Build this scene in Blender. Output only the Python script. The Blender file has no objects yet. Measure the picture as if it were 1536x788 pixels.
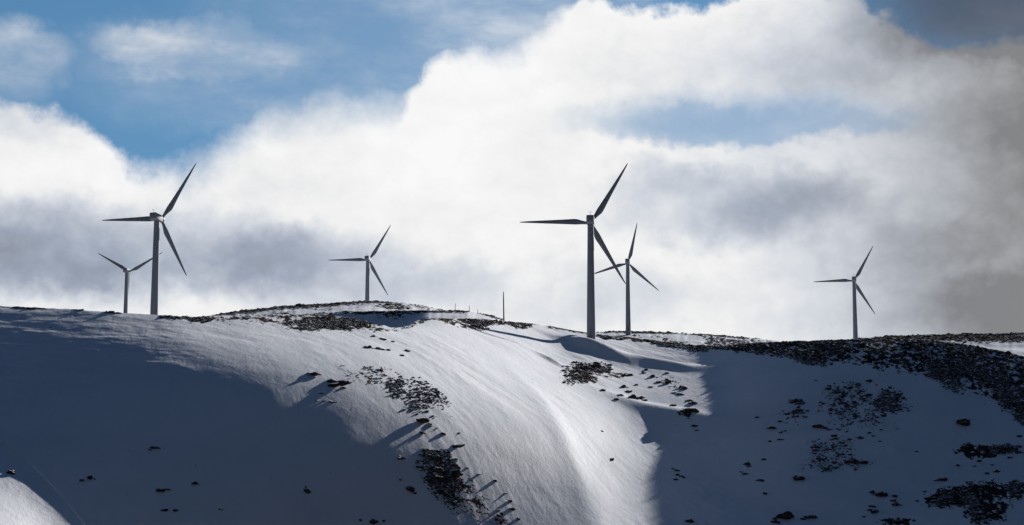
import bpy, math, random
import numpy as np
# ---------------------------------------------------------------- set-up
sc = bpy.context.scene
COL = sc.collection
F = 4000.0                      # focal length in photo pixels (1536 wide)
PITCH = math.radians(12)
SUN_AZ, SUN_EL = math.radians(32), math.radians(24)
rng = np.random.default_rng(7)
random.seed(7)
SHIFT = -0.14
SKY = 0.05; SKY_DUST = .3; CLOUD = .60; CW = (1.0, 1.0, 1.0, 1); EXPO = .66
# log distance of the front hillside on a coarse grid (shape of the hill)
QOFF = 6.4 + SHIFT
QS = (
    '00g00k00p00w01401e01q02302i02z03h04104m05905x06n07e08608z09u0aq0bn0cm0dm0eo0fs0gy0i50je0ko0m10nf0ou0qb0rr0t80uo0w30xf0yo0zt10s11m12a12w13h13z14c14j14k14f14413v14015116t18x1b01cd1d3'
    '1dr1ej1ff1ge1hf1ij1jk1kc1ku1l61lh1lr1ly1m31m71mb1me1mg1mg1me1m91m31lv1ll1l91kv1kh1k21jl1j41il1i11hh1gw1ga1fn1ez01t01w02002602d02m02w03803m04104i05105l06706u07j08909009t0am0bh0ce0db'
    '0eb0fc0gf0hj0ip0jx0l60mi0nv0pa0qq0s60tn0v40wk0xy0za10i11k12i13b14114q15c15s16316816816415y16216z18r1aw1cv1e31er1ff1g61h11hx1iw1jy1ky1lr1m81mk1mv1n41nb1nh1nm1nq1nt1nv1nw1nu1nr1nl1ne'
    '1n51mt1mh1m31ln1l71kq1k71jo1j41ij1hx1ha1gn03603903c03h03n03u04304e04q05405k06106l07507s08f09409v0an0bg0ca0d50e20f00g00h20i50jb0kh0lq0n00oc0pq0r50sm0u30vk0x10yh0zv11512c13d14915415y'
    '16n17717l17v18018218018218w1an1cu1eq1fu1gh1h51hv1in1ji1kf1lf1mf1n71nn1ny1o91oi1op1ov1p11p51p91pb1pc1pb1p81p41ox1op1oe1o21no1n91mt1mc1lu1lb1kr1k61jl1iy1ib04l04m04p04s04x05405c05l05w'
    '06906n07407l08508q09d0a10ar0bh0ca0d30dx0et0fr0gq0hq0it0jx0l20ma0nj0ou0q70rl0t10ui0vz0xh0yy10e11r13114615616517317w18k19219f19q19w19y1a11at1cl1er1gk1hm1i81iv1jk1kb1l41m01my1ny1op1p3'
    '1pd1pn1pw1q31qa1qg1ql1qp1qr1qs1qs1qq1qm1qg1q81pz1pn1pa1ow1og1nz1nh1my1me1lu1l81km1jz06006106306506906e06l06t07307f07s08708n09609q0ab0ay0bn0cd0d40dx0er0fm0gi0hg0if0jh0kk0lo0mv0o30pd'
    '0qo0s20th0ux0wf0xx0ze10v12b13o14w16117418619319v1ah1az1bd1bn1bt1by1cs1ek1gp1if1jd1jz1kl1la1m01mt1nn1ok1pi1q71qk1qt1r21rb1rj1rq1rw1s11s51s71s91s91s71s41rz1rs1rj1r91qw1qi1q21pm1p41om'
    '1o21ni1mw1ma1ln07h07h07i07j07m07q07w08308b08m08y09b09r0a80aq0bb0bx0ck0d90e00es0fl0gf0ha0i70j50k50l70mb0ng0on0pw0r70sj0tx0vd0wu0yc0zu11c12u14915l16u1811951a71b31bu1cg1cz1dc1dm1dv1es'
    '1gl1in1ka1l61lr1md1n11nq1oi1pb1q71r31rq1s11sa1si1sr1sz1t61tc1th1tl1tn1tp1tq1tp1tm1ti1tc1t41su1si1s41rp1r91qr1q91pq1p61ol1nz1nc08z08y08x08y09009309809e09l09u0a50ah0av0bb0bs0cb0cw0dj'
    '0e70ew0fn0gf0h90i30iz0jw0kv0lw0mz0o30p90qh0rq0t20uf0vu0xa0ys10a11t13b14s16817k18u1a21b81c91d41dv1ei1f01fc1fr1gs1im1km1m51n01nl1o61ot1pi1q91r11rv1sp1t81ti1tr1tz1u71uf1um1ut1uy1v11v4'
    '1v51v71v61v51v11uw1up1uf1u41tr1tc1sw1sf1rx1re1qu1q91pn1p10ai0ag0af0ae0af0ah0al0aq0aw0b30bd0bo0c10cf0cv0dd0dx0ei0f50fu0gk0hb0i40ix0js0kp0lm0mm0nn0or0pw0r20sb0tl0ux0wb0xq0z710q12913s'
    '15a16s18719k1av1c51dc1ed1f91g01gm1h31hn1ir1kl1mk1o11ox1pi1q31qo1rb1s01ss1tl1ub1ur1v01v81vg1vo1vv1w31w91we1wh1wk1wm1wn1wo1wn1wk1wg1w91w01vq1vd1uz1uj1u31tl1t21si1ry1rc1qq0c20bz0bx0bw'
    '0bw0bx0bz0c30c80ce0cm0cw0d70dl0dz0eg0ey0fj0g40gs0hh0i70iz0js0km0li0me0nd0od0pf0qj0rp0sw0u50vg0ws0y70zo11612p14815r17918r1a61bl1cz1ec1fi1gj1hh1i81iu1jj1ko1mj1oh1py1qw1rj1s21sl1t61tu'
    '1uk1vc1vx1wa1wj1wq1wx1x51xc1xj1xp1xu1xx1y01y21y41y51y51y31xz1xu1xm1xc1x01wm1w71vr1v91ur1u71tn1t21sg0dn0dj0dg0de0dd0dd0de0dh0dl0dq0dx0e50eg0er0f50fk0g10gk0h50hr0if0j40jv0ko0lh0mb0n7'
    '0o50p40q40r70sc0ti0uq0w00xb0yp10511m13514n16717q1991ar1c81dq1f81gj1hr1iv1js1km1ld1ml1oi1qh1ry1sy1tn1u41ul1v31vo1we1x21xj1xt1y11y81yf1yl1ys1yy1z51za1zd1zg1zj1zl1zn1zn1zm1zj1ze1z71yy'
    '1ym1y91xv1xf1wx1wf1vw1vc1ur1u60f90f50f10ey0ew0ev0ev0ew0ez0f30f90fg0fp0g00gc0gq0h60hn0i60ir0je0k20ks0lk0md0n60o10oy0pv0qv0rw0t00u50vc0wl0xv0z810m12313l15416n18619q1ba1cu1eg1g11hh1iv'
    '1k51l91m91n51oh1qk1sk1u01v21vq1w51wk1x01xk1y71ys1z41zb1zj1zq1zw20120720e20l20q20u20x21021221421521421220y20s20k2091zx1zj1z31ym1y41xl1x21wh1vw0gx0gr0gm0gi0gf0ge0gd0gd0gf0gi0gm0gs0h0'
    '0h90hk0hw0ib0ir0j90jt0ke0l20lq0mh0n90o20ow0ps0qo0rn0sn0tp0ut0w00x70yh0zs11512k14215k17318n1a71bs1dg1f51gs1id1jw1lb1ml1nt1ov1qd1sn1uo1w41x51xq1y51yk1yz1zg20020g20o20u21121821d21i21n'
    '21u22122722b22e22h22k22m22n22n22m22j22d22621w21k21720s20b1zt1zb1yr1y71xm0il0ie0i90i40i00hy0hw0hv0hw0hx0i10i50ic0ik0it0j50ji0jx0kd0kw0lg0m20mq0nf0o60oy0ps0qn0ri0sf0te0uf0vi0wn0xu0z3'
    '10c11o13214j16117k1941ao1cb1e21fs1hi1j61ku1me1nv1p81qh1s81uo1wq1y71z51zo20320j20y21d21u22422922e22k22r22w23023523b23i23o23s23v23y24124424524624524323z23s23j23822v22g22021j21120h1zy'
    '1zd0ka0k30jx0jr0jm0jj0jg0je0je0je0jg0jk0jp0jw0k40ke0kq0l30lj0m00mj0n30nq0oe0p40pw0qo0ri0sd0t90u70v60w80xc0yi0zq10y12913l15116j18219l1b51cu1en1gf1i71jz1lq1nf1p21qm1s11u01wm1yr208215'
    '21m22222i22x23c23n23t23v23z24424a24f24k24o24u25025525a25d25g25j25m25n25o25p25n25k25e25624w24j24523q23922r22821o2140m00ls0ll0lf0la0l50l10kz0kx0kx0kx0l00l40l90lg0lp0lz0mb0mp0n50nn0o6'
    '0or0pe0q30qu0rm0sf0t90u40v10vz0wz0y20z710e11l12u14515k17118j1a31bn1dc1f71h11iw1kr1mm1of1q71ry1tl1vr1yj20r22b23823n24124h24x25a25g25i25i25k25p25v26026426826d26j26o26s26v26y271274276'
    '27727827727527026t26k26825u25f24y24h23y23f22v0nr0nj0nb0n40my0ms0mo0mk0mi0mg0mg0mh0mk0mo0mt0n10na0nl0nx0oc0os0pa0pu0qf0r30rs0sj0tc0u60v00vw0wt0xr0ys0zw11212913h14r16417j1911ak1c41du'
    '1fq1hn1jk1li1ng1pd1r91t51v01xh20g22t24h25d25q26226g26w27527727527427627a27f27l27p27t27y28328728b28e28h28k28m28o28q28r28r28q28m28g28727x27k27526o26725p25624m0pi0p90p20ou0on0oh0oc0o7'
    '0o30o10o00nz0o10o40o80oe0om0ov0p60pk0pz0qf0qy0ri0s40ss0ti0ua0v30vx0ws0xo0yl0zk10m11r12y14615f16q18419j1b11cm1ed1g91i71k71m71o81q81s81u91wd1z622b24t26k27g27t28428h28u29028x28t28r28s'
    '28w29129629b29e29i29n29r29u29w29z2a22a52a72a92ab2ab2ab2a82a329v29l29928u28e27x27f26x26e0ra0r10qt0ql0qd0q70q00pv0pq0pn0pk0pj0pj0pl0po0pt0pz0q70qh0qt0r60rm0s30sm0t60tt0ui0v80w10wv0xp'
    '0yk0zg10d11e12h13o14v16417d18p1a31bk1d61ex1gs1ir1kt1mw1p11r51t91ve1xt20x24326p28j29f29v2a72ai2at2au2an2ai2ae2af2ai2an2as2aw2az2b22b62ba2bd2bf2bi2bl2bo2bq2bs2bu2bv2bv2bu2bq2bj2ba2ay'
    '2ak2a529o29628o2850t20st0sl0sc0s40rx0rq0rk0re0ra0r70r40r30r40r50r90re0rk0rt0s30sg0su0t90tr0ua0uv0vi0w80x00xt0yn0zi10c11812613814e15m16u18219c1ao1c61ds1fi1hd1jd1lh1nn1pu1s21uc1wn1zd'
    '22r25x28j2ag2bg2bx2c92ck2cq2co2cf2c72c32c32c52c92ce2ci2ck2cm2cq2ct2cw2cz2d12d42d72d92dc2de2df2dg2df2dc2d72cz2co2ca2bv2bf2ax2ag29x0uv0um0ud0u50tw0to0th0ta0t40sy0su0sr0sp0so0so0sq0su'
    '0sz0t60tf0tq0u30uh0ux0vf0vz0wl0x90xz0ys0zm10g11a12513114115616e17l18s1a01bc1cu1eh1g61i21k21m71of1qo1sy1vd1xx20z24n27u2ah2ci2dl2e12ec2ek2em2eh2e62dx2ds2ds2dt2dw2e02e32e42e62e92ed2eg'
    '2ei2el2eo2eq2et2ew2ey2f02f12f02ez2ev2eo2ed2e12dm2d62cp2c72bp0wo0wg0w70vy0vp0vh0v90v10uu0uo0uj0ue0ub0u90u80u90ub0uf0ul0us0v20vd0vq0w50wm0x40xo0yb0yz0zr10k11e12913313y14w15z17618d19j'
    '1ap1c11dk1f71gx1it1ku1mz1p71rh1tu1we1z722n26j29t2cj2eq2fv2g82gf2gk2gh2g92fy2fp2fj2fh2fi2fk2fn2fo2fo2fq2ft2fw2fz2g22g52g82ga2gd2gg2gi2gk2gl2gm2gl2gi2gc2g32fr2fd2ex2eg2dz2dh0yi0y90y0'
    '0xr0xi0xa0x10wt0wl0wf0w80w30vz0vw0vu0vt0vu0vw0w10w70wf0wp0x10xf0xu0yb0yu0ze10110q11j12d13814214y15u16v1801961ac1bh1cs1eb1fy1hq1jn1ln1nr1q01se1uu1xj20n24d28g2bv2ep2h02i52if2ii2ii2ic'
    '2i22hq2hg2ha2h72h72h82ha2ha2ha2hb2hd2hh2hk2hm2hp2hs2hv2hx2i02i22i42i62i72i72i62i12ht2hi2h42go2g82fr2fa10c1030zu0zl0zc0z30yv0ym0ye0y60xz0xt0xo0xk0xh0xf0xe0xg0xi0xn0xu0y20yd0yp0z30zj'
    '10010j11411r12i13c14815315y16u17s18v1a11b81ce1do1f61gu1il1ki1mi1on1qz1tg1w01yw22a26a2aj2e12gz2j92kc2kj2kj2kf2k62jv2jj2j92j22iy2ix2ix2iy2ix2iw2ix2iy2j12j42j72ja2jd2jf2ji2jk2jn2jp2jr'
    '2js2jt2jt2jq2jj2j92iw2ig2i02hj2h212611y11p11g11710y10p10g1070zz0zs0zl0zf0za0z50z20z00z00z20z50za0zh0zq10210e10t11911q12912u13j14c15816517017v18r19t1b01c81dg1eq1g71hv1jm1lj1nk1pr1s5'
    '1un1xa20d24228d2cr2gd2ja2lf2mb2mg2mg2mb2m22lq2lc2l22ku2kq2ko2kn2kn2kl2kk2kj2kk2km2kp2ks2kv2ky2l02l32l52l82la2lc2le2lf2lg2lf2la2l02kn2k82js2jb2iv14113s13k13b13212t12k12b12211t11l11d'
    '11711010v10r10o10m10m10o10s10x11511f11r12412j12y13g13z14l15c16917618118v19r1as1c01da1ek1fu1hb1iz1ks1mr1ou1r31th1w01yr2222642an2f52it2lj2ne2o52o92oa2o72nz2nn2n82mw2mn2mi2mg2me2md2mb'
    '2m82m62m62m82ma2md2mg2mj2ml2mo2mr2mt2mw2mx2mz2n12n32n32n02ms2mg2m12ll2l42ko15v15n15f15614x14o14f14613x13o13f13712z12s12m12h12d12a12912912b12f12m12u13413g13u14814p15615r16f17b188193'
    '19w1as1bt1d11ec1fo1h11ii1k71m41o51qa1sl1v11xp20o24828l2d82ho2l82no2pa2px2q22q52q62q12po2p72ot2oi2ob2o82o62o42o12nx2nu2nt2nu2nw2nz2o22o52o72o92oc2of2oh2oj2ol2on2oq2os2oq2oj2o82nu2ne'
    '2mx2mh17q17i17a17116t16k16b16115s15j15a15214t14m14e14814313z13x13v13w13y14314a14j14u15615k15z16g16y17k18d19b1a61az1bt1cv1e31fe1gt1ia1jv1lm1ni1pm1rv1ub1wy1zv2352702bl2g62kc2nk2pt2r9'
    '2rt2s02s72sc2s82rt2r92qr2qe2q62q22pz2pw2pr2pn2pj2ph2pg2pi2pk2po2pr2pt2pv2py2q12q42q62q72q92qc2qf2qg2qb2q12pn2p72oq2oa19l19d19518x18p18g18717y17o17f17616x16o16g16816115v15q15m15j15i'
    '15j15m15r15z16916l16x17c17s18818r19h1af1bb1c41cy1dz1f71gh1hz1jn1lc1n41p31rd1tt1wg1zb22j2642ab2f12jf2n62q32s72th2tz2u92ul2ut2un2u42tf2st2sc2s22rw2rt2rp2rj2rd2r82r52r42r42r62ra2rd2rg'
    '2ri2rk2rn2rq2rs2rt2rv2ry2s32s62s22ru2rh2r12qk2q41bg1b91b11at1al1ac1a319u19l19c19218t18k18b18217v17o17i17d17917617517617a17h17q18018c18p19519k1a11ao1bl1ck1de1e81f91gg1hr1jb1l41mw1or'
    '1qy1th1w51z122525o29n2e52iv2n02qe2t22v12w52wl2wz2xe2xk2xc2wn2vq2ux2ud2u02ts2tn2ti2tb2t42sy2su2ss2sr2st2sw2t02t32t52t72ta2td2tg2tg2th2tk2tq2tv2tu2tn2tb2sw2sf2ry1db1d41cw1cp1ch1c81c0'
    '1br1bi1b91b01aq1ah1a719y19q19i19b19519018w18u18s18u18z19819i19s1a41ai1ax1bd1bz1cw1dw1et1fn1gn1hw1j81kt1mo1ol1qn1t31vv1yt21z25f29c2dq2ig2n32qx2u02wk2yc2zc2zt30730l30o30c2ze2y72x72wh'
    '2w02vq2vj2vd2v42uw2up2uk2uh2uf2uf2uj2uo2ur2us2uu2ux2v12v32v42v52v82ve2vl2vm2vg2v62ur2ua2tt1f51ez1es1el1ed1e51dw1do1df1d61cx1co1cf1c51bv1bm1be1b61az1at1ao1ak1ah1ag1aj1ar1b01b91bj1bx'
    '1cb1cs1df1ea1fa1g91h61i71jh1ku1mi1of1qj1sv1vl1yl21s25a2952dj2ib2n62rm2v42xy30c32032z33h33t34434433k32b30u2zm2yq2y42xq2xg2x82wz2wp2wh2wb2w72w42w32w62wb2wf2wh2wi2wk2wp2ws2wt2wu2wx2x4'
    '2xc2xe2xb2x12wn2w72vq1h01gu1go1gh1ga1g21fu1fl1fc1f41ew1en1ed1e31dt1dj1da1d21cu1cn1ci1cd1c81c41c51cc1cl1cs1d11de1dt1eb1ey1fr1gr1hu1iv1k01lb1mr1oi1ql1sw1vi1yf21n2552912db2i52na2s82wc'
    '2zg32234c35y36x37g37r37z37r36x35d33n32731430c2zs2zf2z62yv2yk2ya2y42xz2xu2xr2xt2xz2y42y62y72y92ye2yj2yk2yl2yp2yy2z62za2z72yz2ym2y62xo1iu1ip1ik1ie1i71i01hr1hj1ha1h21gv1gn1gd1g31fs1fi'
    '1f91f01er1ek1ee1e81e11dv1dt1dz1e71ee1en1f01fh1g01gm1he1if1jn1ku1m31nh1p01qw1t51vo1yi21n25428x2d52hu2n02sf2xe31433r36738h3a23b13bl3bw3c03bk3ae38j36k34x33n32o31y31g31530t30h3052zy2zs'
    '2zm2zh2zh2zn2zu2zw2zx30030730c30e30g30m30w31531931730z30n3082zq1ko1kk1kg1kb1k51jy1jq1jh1j81j11iu1in1ie1i31hs1hi1h91gz1gp1gh1gb1g61fy1fp1fm1fr1fy1g51gf1gs1h91ht1ih1jb1kf1lp1n11of1pw'
    '1rj1tl1w21ys21t25628x2d12hl2ml2s02xm32j35s37y3a93ck3e63f43fq3g43g33fe3dv3br39m37s36c35534733k33632u32g32231u31o31g31931731d31l31o31r31w32432a32c32f32n32y33833d33c33532t32e31v1mj1mf'
    '1mb1m81m31lx1lp1lg1l71l01ku1ko1kf1k51jt1jj1ja1j01ip1ig1ia1i41hw1hn1hj1ho1hw1i41id1ir1j81jv1kp1ln1mt1o41pk1r21sm1uc1wl1zb22925g2902d12hg2ma2rh2x132p37g3a73bw3e33ge3i03iz3jq3k73k23j4'
    '3hb3f23cs3at39637t36n35t35c34y34h34233s33m33d33433033733f33k33p33y34734d34f34j34r35335d35k35l35f35434o3451od1oa1o71o41o11nw1no1nf1n71mz1mu1mp1mh1m71lv1ll1lc1l21kr1kg1ka1k51jy1jp1jl'
    '1jr1jz1k81kj1l01li1m91na1od1pk1qx1si1u31vp1xl20223026429g2d82hi2m62r62wg32037j3bz3e83fj3hm3jx3lk3mo3nk3o43nx3ms3ku3ih3g33e03c93aq39b38937o37636n36635v35p35f35335035635f35l35t36336d'
    '36j36m36q36y37a37l37t37w37t37j37436l1q81q51q21q11pz1pv1po1pg1p71oz1ou1oq1oj1oa1nz1np1ng1n61mv1mj1mc1m91m41lw1lu1ly1m71mj1n01nl1o61p11q81rg1sp1u51vu1xj1z921c2432762af2dw2hu2mc2r62w8'
    '31g36u3c13fz3ht3j03l43ng3p83qj3rg3rz3rq3qh3oi3m33jn3hh3fn3dx3cb3b13a939m39038i38637y37m37a37637b37j37r38238d38m38s38w39039839k39w3a63ab3ab3a339o3951s21s01ry1rx1rw1ru1ro1rg1r81r01qw'
    '1qs1qn1qf1q51pv1pn1pe1p31or1ok1oi1og1ob1o91oc1ol1p51pv1qk1r91sa1tn1uy1w91xu1zn21g23b25n28l2bt2f52iq2mv2rh2we31f36h3bj3ga3js3lh3ms3oy3rb3t93uo3vj3vy3vo3ue3sf3pz3ni3lb3jd3hh3fo3e63d5'
    '3cb3bn3b43aq3af3a139o39i39k39r3a13ae3ao3ax3b43b83bd3bm3by3cb3cm3cu3cw3cq3cd3bu1tw1tv1tu1tu1tu1ts1to1th1ta1t31sz1sx1su1so1sg1s71rz1rq1rh1r61qy1qx1qy1qx1qw1qy1rd1s71t31tw1uq1vz1xh1yv'
    '20921x23u25s27t2ac2df2gr2k62nw2s52wu31s36p3bi3g83kl3nv3po3r53t93vk3xl3z13zt4053zt3yk3wl3u73rq3ph3ng3lf3je3ho3gc3fc3el3e13dj3d33cn3c73bz3by3c43cg3ct3d43dc3di3dm3dt3e33eg3eu3f73fg3fk'
    '3fg3f43em1vq1vr1vr1vs1vs1vr1vo1vk1ve1v91v61v51v41v01uu1un1ug1u91u11tr1tk1tk1to1tr1ts1ty1ul1vm1wn1xj1yk1zz21k23124j26b28c2af2cm2fb2ii2lw2pf2t92xl32c3793c23gn3l23p53sd3ud3w03y1409428'
    '43m44c44m4494304123yp3w93tz3rt3pn3nf3lg3jv3ip3hv3h73gl3fz3fe3ew3ek3eh3en3ez3fc3fn3fu3fz3g43gb3gm3h13hg3hu3i53ia3i83hy3hh1xl1xp1xs1xs1xt1xt1xs1xq1xm1xi1xf1xg1xh1xf1xc1x61x11wv1wp1wh'
    '1wb1we1wn1wu1wy1xa1y41z920d21e22m24525r27b28x2au2d02f82hl2ke2no2r52ur2yp33437w3cr3hh3lw3q23u03x83zg41843745a47548f49349b48y47r45u43i4123yp3wf3u33rq3pj3nq3md3le3kl3jt3j13ic3hq3hb3h5'
    '3ha3hm3hy3i83if3ij3io3iv3j83jn3k33ki3ku3l13l13kt3ke1zj1zr1zv1zw1zx1zy2002001zz1zv1zt1zt1zw1zx1zw1zt1zp1zm1zi1zd1z91ze1zr20220a20s21r22z24625c26p28a29y2bl2dc2ff2hq2k32ml2pi2su2we303'
    '34538n3df3ia3mx3r73va3z442e44t46p48m4ak4ca4dg4e24e84dv4cp4at48i46243m4183yr3w83tu3ru3qb3p53o63n83ma3lf3kp3k73jz3k13kb3km3kw3l23l63la3li3lu3ma3mr3n73nk3ns3nu3no3nc21m21v221223225227'
    '22b22d22d22b22922a22e22h22j22i22h22g22e22c22a22i22y23c23q24c25f26p27z2992aq2cd2e32ft2hq2jy2md2ov2ri2ui2xx31j35d39i3e23iw3nq3sb3wk40l44f47r4ab4cb4e74g14hm4io4j84jd4iy4ht4g04dp4b848p'
    '46643k40x3ye3w73ug3t33rx3qs3po3oo3nt3n73mw3mw3n33nd3nm3ns3nv3ny3o53oi3oy3pf3pw3qa3qk3qn3qj3q923r24024724b24e24h24m24q24s24r24r24t24y25325825a25a25c25d25d25e25o26626o27527w2912ad2bq'
    '2d32en2gc2i42jy2lz2ob2qv2th2w92zc32t36j3ag3ep3jc3o73t13xn41w45y49s4d64fv4hz4jw4lm4n34o24ok4on4o74n34lb4j24gj4dx4b948j45s43440r3yt3x73vt3ui3t83s23r33qd3py3pu3py3q53qd3qi3ql3qn3qu3r6'
    '3rm3s33sl3t03tb3tg3te3t725y26626e26j26n26s26x27227627727927d27k27s27y28228528828c28e28i28u29d29y2aj2be2cl2dy2fd2gt2if2k62m02ny2q22sh2v42xv30r33y37h3b93fa3jn3od3ta3y542s4744b84f44il'
    '4le4no4pl4ra4sn4tk4u14u24tk4sh4qr4oj4lz4ja4gi4dn4as48045h43b41h3zv3yd3wx3vm3uh3tm3t33su3su3sz3t53t93tb3te3tk3tu3ua3ur3v93vp3w13w83w93w428528d28k28q28w29129829e29j29n29r29x2a62af2ao'
    '2au2az2b42b92be2bl2by2cj2d52du2es2g02hf2iw2ke2m22nv2pr2rr2tz2wg2z531z34z3893bu3fp3jv3oc3t43y343147r4c74gf4kd4nx4qw4ta4va4wz4ya4z64zm4zl4z34y04wc4u44rk4os4lw4ix4fx4d04ac47y45v44142c'
    '40r3za3y03x03wb3vx3vt3vu3vy3w13w33w53wa3wj3wx3xf3xx3yd3yr3z03z23yz2ad2ak2ar2ay2b42ba2bh2bo2bv2c12c82cg2cq2d12dc2dk2dr2dy2e52ec2el2f12fm2gb2h22i22jc2kr2ma2nv2pj2rd2tc2vf2xo30632x35u'
    '38x3ca3fx3jv3o53sq3xm42n47o4ci4h34lg4pi4t64wa4yv50y52o53z54u55a55854p53n51z4zt4x84ue4re4ob4l74i64fb4cp4af48c46g44p43241m40g3zm3z33yu3yr3ys3yt3yv3yw3z03z83zl40240k41141g41q41v41u2ck'
    '2cr2cy2d52db2di2dq2dy2e62ee2en2ex2f92fl2fx2g82gh2gq2gz2h92hk2i12in2jd2k72l92mj2o02pk2r62sw2us2ws2yw31733q36i39g3cn3g23js3nt3s63wv41u46z4c44h34lu4qc4uj4yc51m54d56m58d59p5al5az5ax5ae'
    '59c57q55k52z5034wz4ts4qk4ne4kd4hk4f14cr4an48q46x45c44043042b41w41p41n41n41n41o41r41y42942p43743p44444g44n44o2er2ey2f52fc2fj2fq2fy2g72gg2gq2h12hd2hq2i42ii2iv2j62jh2jt2k42ki2l02lm2me'
    '2na2od2po2r62sr2uf2w72y330432a34m37639y3cy3g73jp3nh3rl3w240u45x4b64gf4lk4qh4v54zh53g56x59v5c85e35fg5gc5gq5go5g55f35di5be58s55u52n4zc4w04so4ph4mh4jq4h74ex4ct4av49447m46f45k44z44o44i'
    '44g44g44g44i44n44x45c45t46b46s47647e47h')
QNX, QNZ = 97, 49
QX0, QX1, QZ0, QZ1 = -.27, .27, .085, .21
Q = np.array([int(QS[i:i+3], 36) for i in range(0, len(QS), 3)], float).reshape(QNZ, QNX)/10000.0 + QOFF

def xz(u, v):
    xc = (np.asarray(u, float)-768)/F; yc = -(np.asarray(v, float)-394)/F
    y = math.cos(PITCH)-yc*math.sin(PITCH); z = math.sin(PITCH)+yc*math.cos(PITCH)
    return xc/y, z/y
def uv(X, Z):
    # inverse of xz
    yc = (Z*math.cos(PITCH)-math.sin(PITCH))/(math.cos(PITCH)+Z*math.sin(PITCH))
    y = math.cos(PITCH)-yc*math.sin(PITCH)
    return 768+F*X*y, 394-F*yc
def at(u, v, depth):
    xc = (u-768)/F; yc = -(v-394)/F
    return np.array([xc*depth, depth*(math.cos(PITCH)-yc*math.sin(PITCH)), depth*(math.sin(PITCH)+yc*math.cos(PITCH))])

def bspline1(t):
    return np.stack([(1-t)**3/6, (3*t**3-6*t**2+4)/6, (-3*t**3+3*t**2+3*t+1)/6, t**3/6], -1)
def qeval(X, Z):
    fx = np.clip((X-QX0)/(QX1-QX0)*(QNX-1), 0, QNX-1.0001); fz = np.clip((Z-QZ0)/(QZ1-QZ0)*(QNZ-1), 0, QNZ-1.0001)
    ix = fx.astype(int); iz = fz.astype(int)
    wx = bspline1(fx-ix); wz = bspline1(fz-iz)
    out = 0
    for a in range(4):
        ja = np.clip(iz+a-1, 0, QNZ-1)
        for b in range(4):
            jb = np.clip(ix+b-1, 0, QNX-1)
            out = out + Q[ja, jb]*wz[..., a]*wx[..., b]
    return out

# ---------------------------------------------------------------- noise
def hash2(i, j, s):
    h = (i.astype(np.int64)*374761393 + j.astype(np.int64)*668265263 + s*1442695041) & 0x7fffffff
    h = ((h ^ (h >> 13))*1274126177) & 0x7fffffff
    return ((h ^ (h >> 16)) & 0xffff)/65535.0
def vnoise(x, y, s=0):
    i = np.floor(x); j = np.floor(y); f = x-i; g = y-j
    f = f*f*f*(f*(f*6-15)+10); g = g*g*g*(g*(g*6-15)+10)
    a = hash2(i, j, s); b = hash2(i+1, j, s); c = hash2(i, j+1, s); d = hash2(i+1, j+1, s)
    return (a*(1-f)+b*f)*(1-g)+(c*(1-f)+d*f)*g - .5
def fbm(x, y, o=4, s=0):
    r = 0; a = 1
    for k in range(o):
        r = r + a*vnoise(x*2**k+17.3*k, y*2**k-9.1*k, s+k); a *= .5
    return r

# ---------------------------------------------------------------- materials
def mat(name):
    m = bpy.data.materials.new(name); m.use_nodes = True
    nt = m.node_tree; nt.nodes.clear()
    out = nt.nodes.new('ShaderNodeOutputMaterial'); b = nt.nodes.new('ShaderNodeBsdfPrincipled')
    nt.links.new(b.outputs[0], out.inputs[0])
    return m, nt, b
def matte(nt, b, part):
    """mostly matt surface: the glossy layer only counts for a share of it"""
    d = nt.nodes.new('ShaderNodeBsdfDiffuse'); m = nt.nodes.new('ShaderNodeMixShader'); m.inputs[0].default_value = part
    out = [n for n in nt.nodes if n.type == 'OUTPUT_MATERIAL'][0]
    for nm, dn in (('Base Color', 'Color'), ('Normal', 'Normal')):
        for l in list(nt.links):
            if l.to_socket == b.inputs[nm]: nt.links.new(l.from_socket, d.inputs[dn])
    nt.links.new(d.outputs[0], m.inputs[1]); nt.links.new(b.outputs[0], m.inputs[2]); nt.links.new(m.outputs[0], out.inputs[0])
def nd(nt, typ, **kw):
    n = nt.nodes.new(typ)
    for k, v in kw.items():
        if k.startswith('i_'):
            n.inputs[int(k[2:])].default_value = v
        else: setattr(n, k, v)
    return n
def noise(nt, vec, scale, detail=4, rough=.55, scl=None):
    if scl:
        mp = nd(nt, 'ShaderNodeMapping'); mp.inputs['Scale'].default_value = scl[0]; mp.inputs['Rotation'].default_value = scl[1]
        nt.links.new(vec, mp.inputs[0]); vec = mp.outputs[0]
    n = nd(nt, 'ShaderNodeTexNoise'); n.inputs['Scale'].default_value = scale; n.inputs['Detail'].default_value = detail; n.inputs['Roughness'].default_value = rough
    nt.links.new(vec, n.inputs['Vector']); return n.outputs[0]
def mth(nt, op, a, b=None, c=None, clamp=False):
    n = nd(nt, 'ShaderNodeMath', operation=op, use_clamp=clamp)
    for k, x in enumerate((a, b, c)):
        if x is None: continue
        if isinstance(x, (int, float)): n.inputs[k].default_value = x
        else: nt.links.new(x, n.inputs[k])
    return n.outputs[0]
def mixc(nt, f, a, b):
    n = nd(nt, 'ShaderNodeMix', data_type='RGBA')
    for k, x in ((0, f), (6, a), (7, b)):
        if isinstance(x, (int, float)): n.inputs[k].default_value = x
        elif isinstance(x, tuple): n.inputs[k].default_value = x
        else: nt.links.new(x, n.inputs[k])
    return n.outputs[2]
def sstep(nt, x, a, b):
    n = nd(nt, 'ShaderNodeMapRange', interpolation_type='SMOOTHSTEP')
    n.inputs[1].default_value = a; n.inputs[2].default_value = b
    nt.links.new(x, n.inputs[0]); return n.outputs[0]

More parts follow.
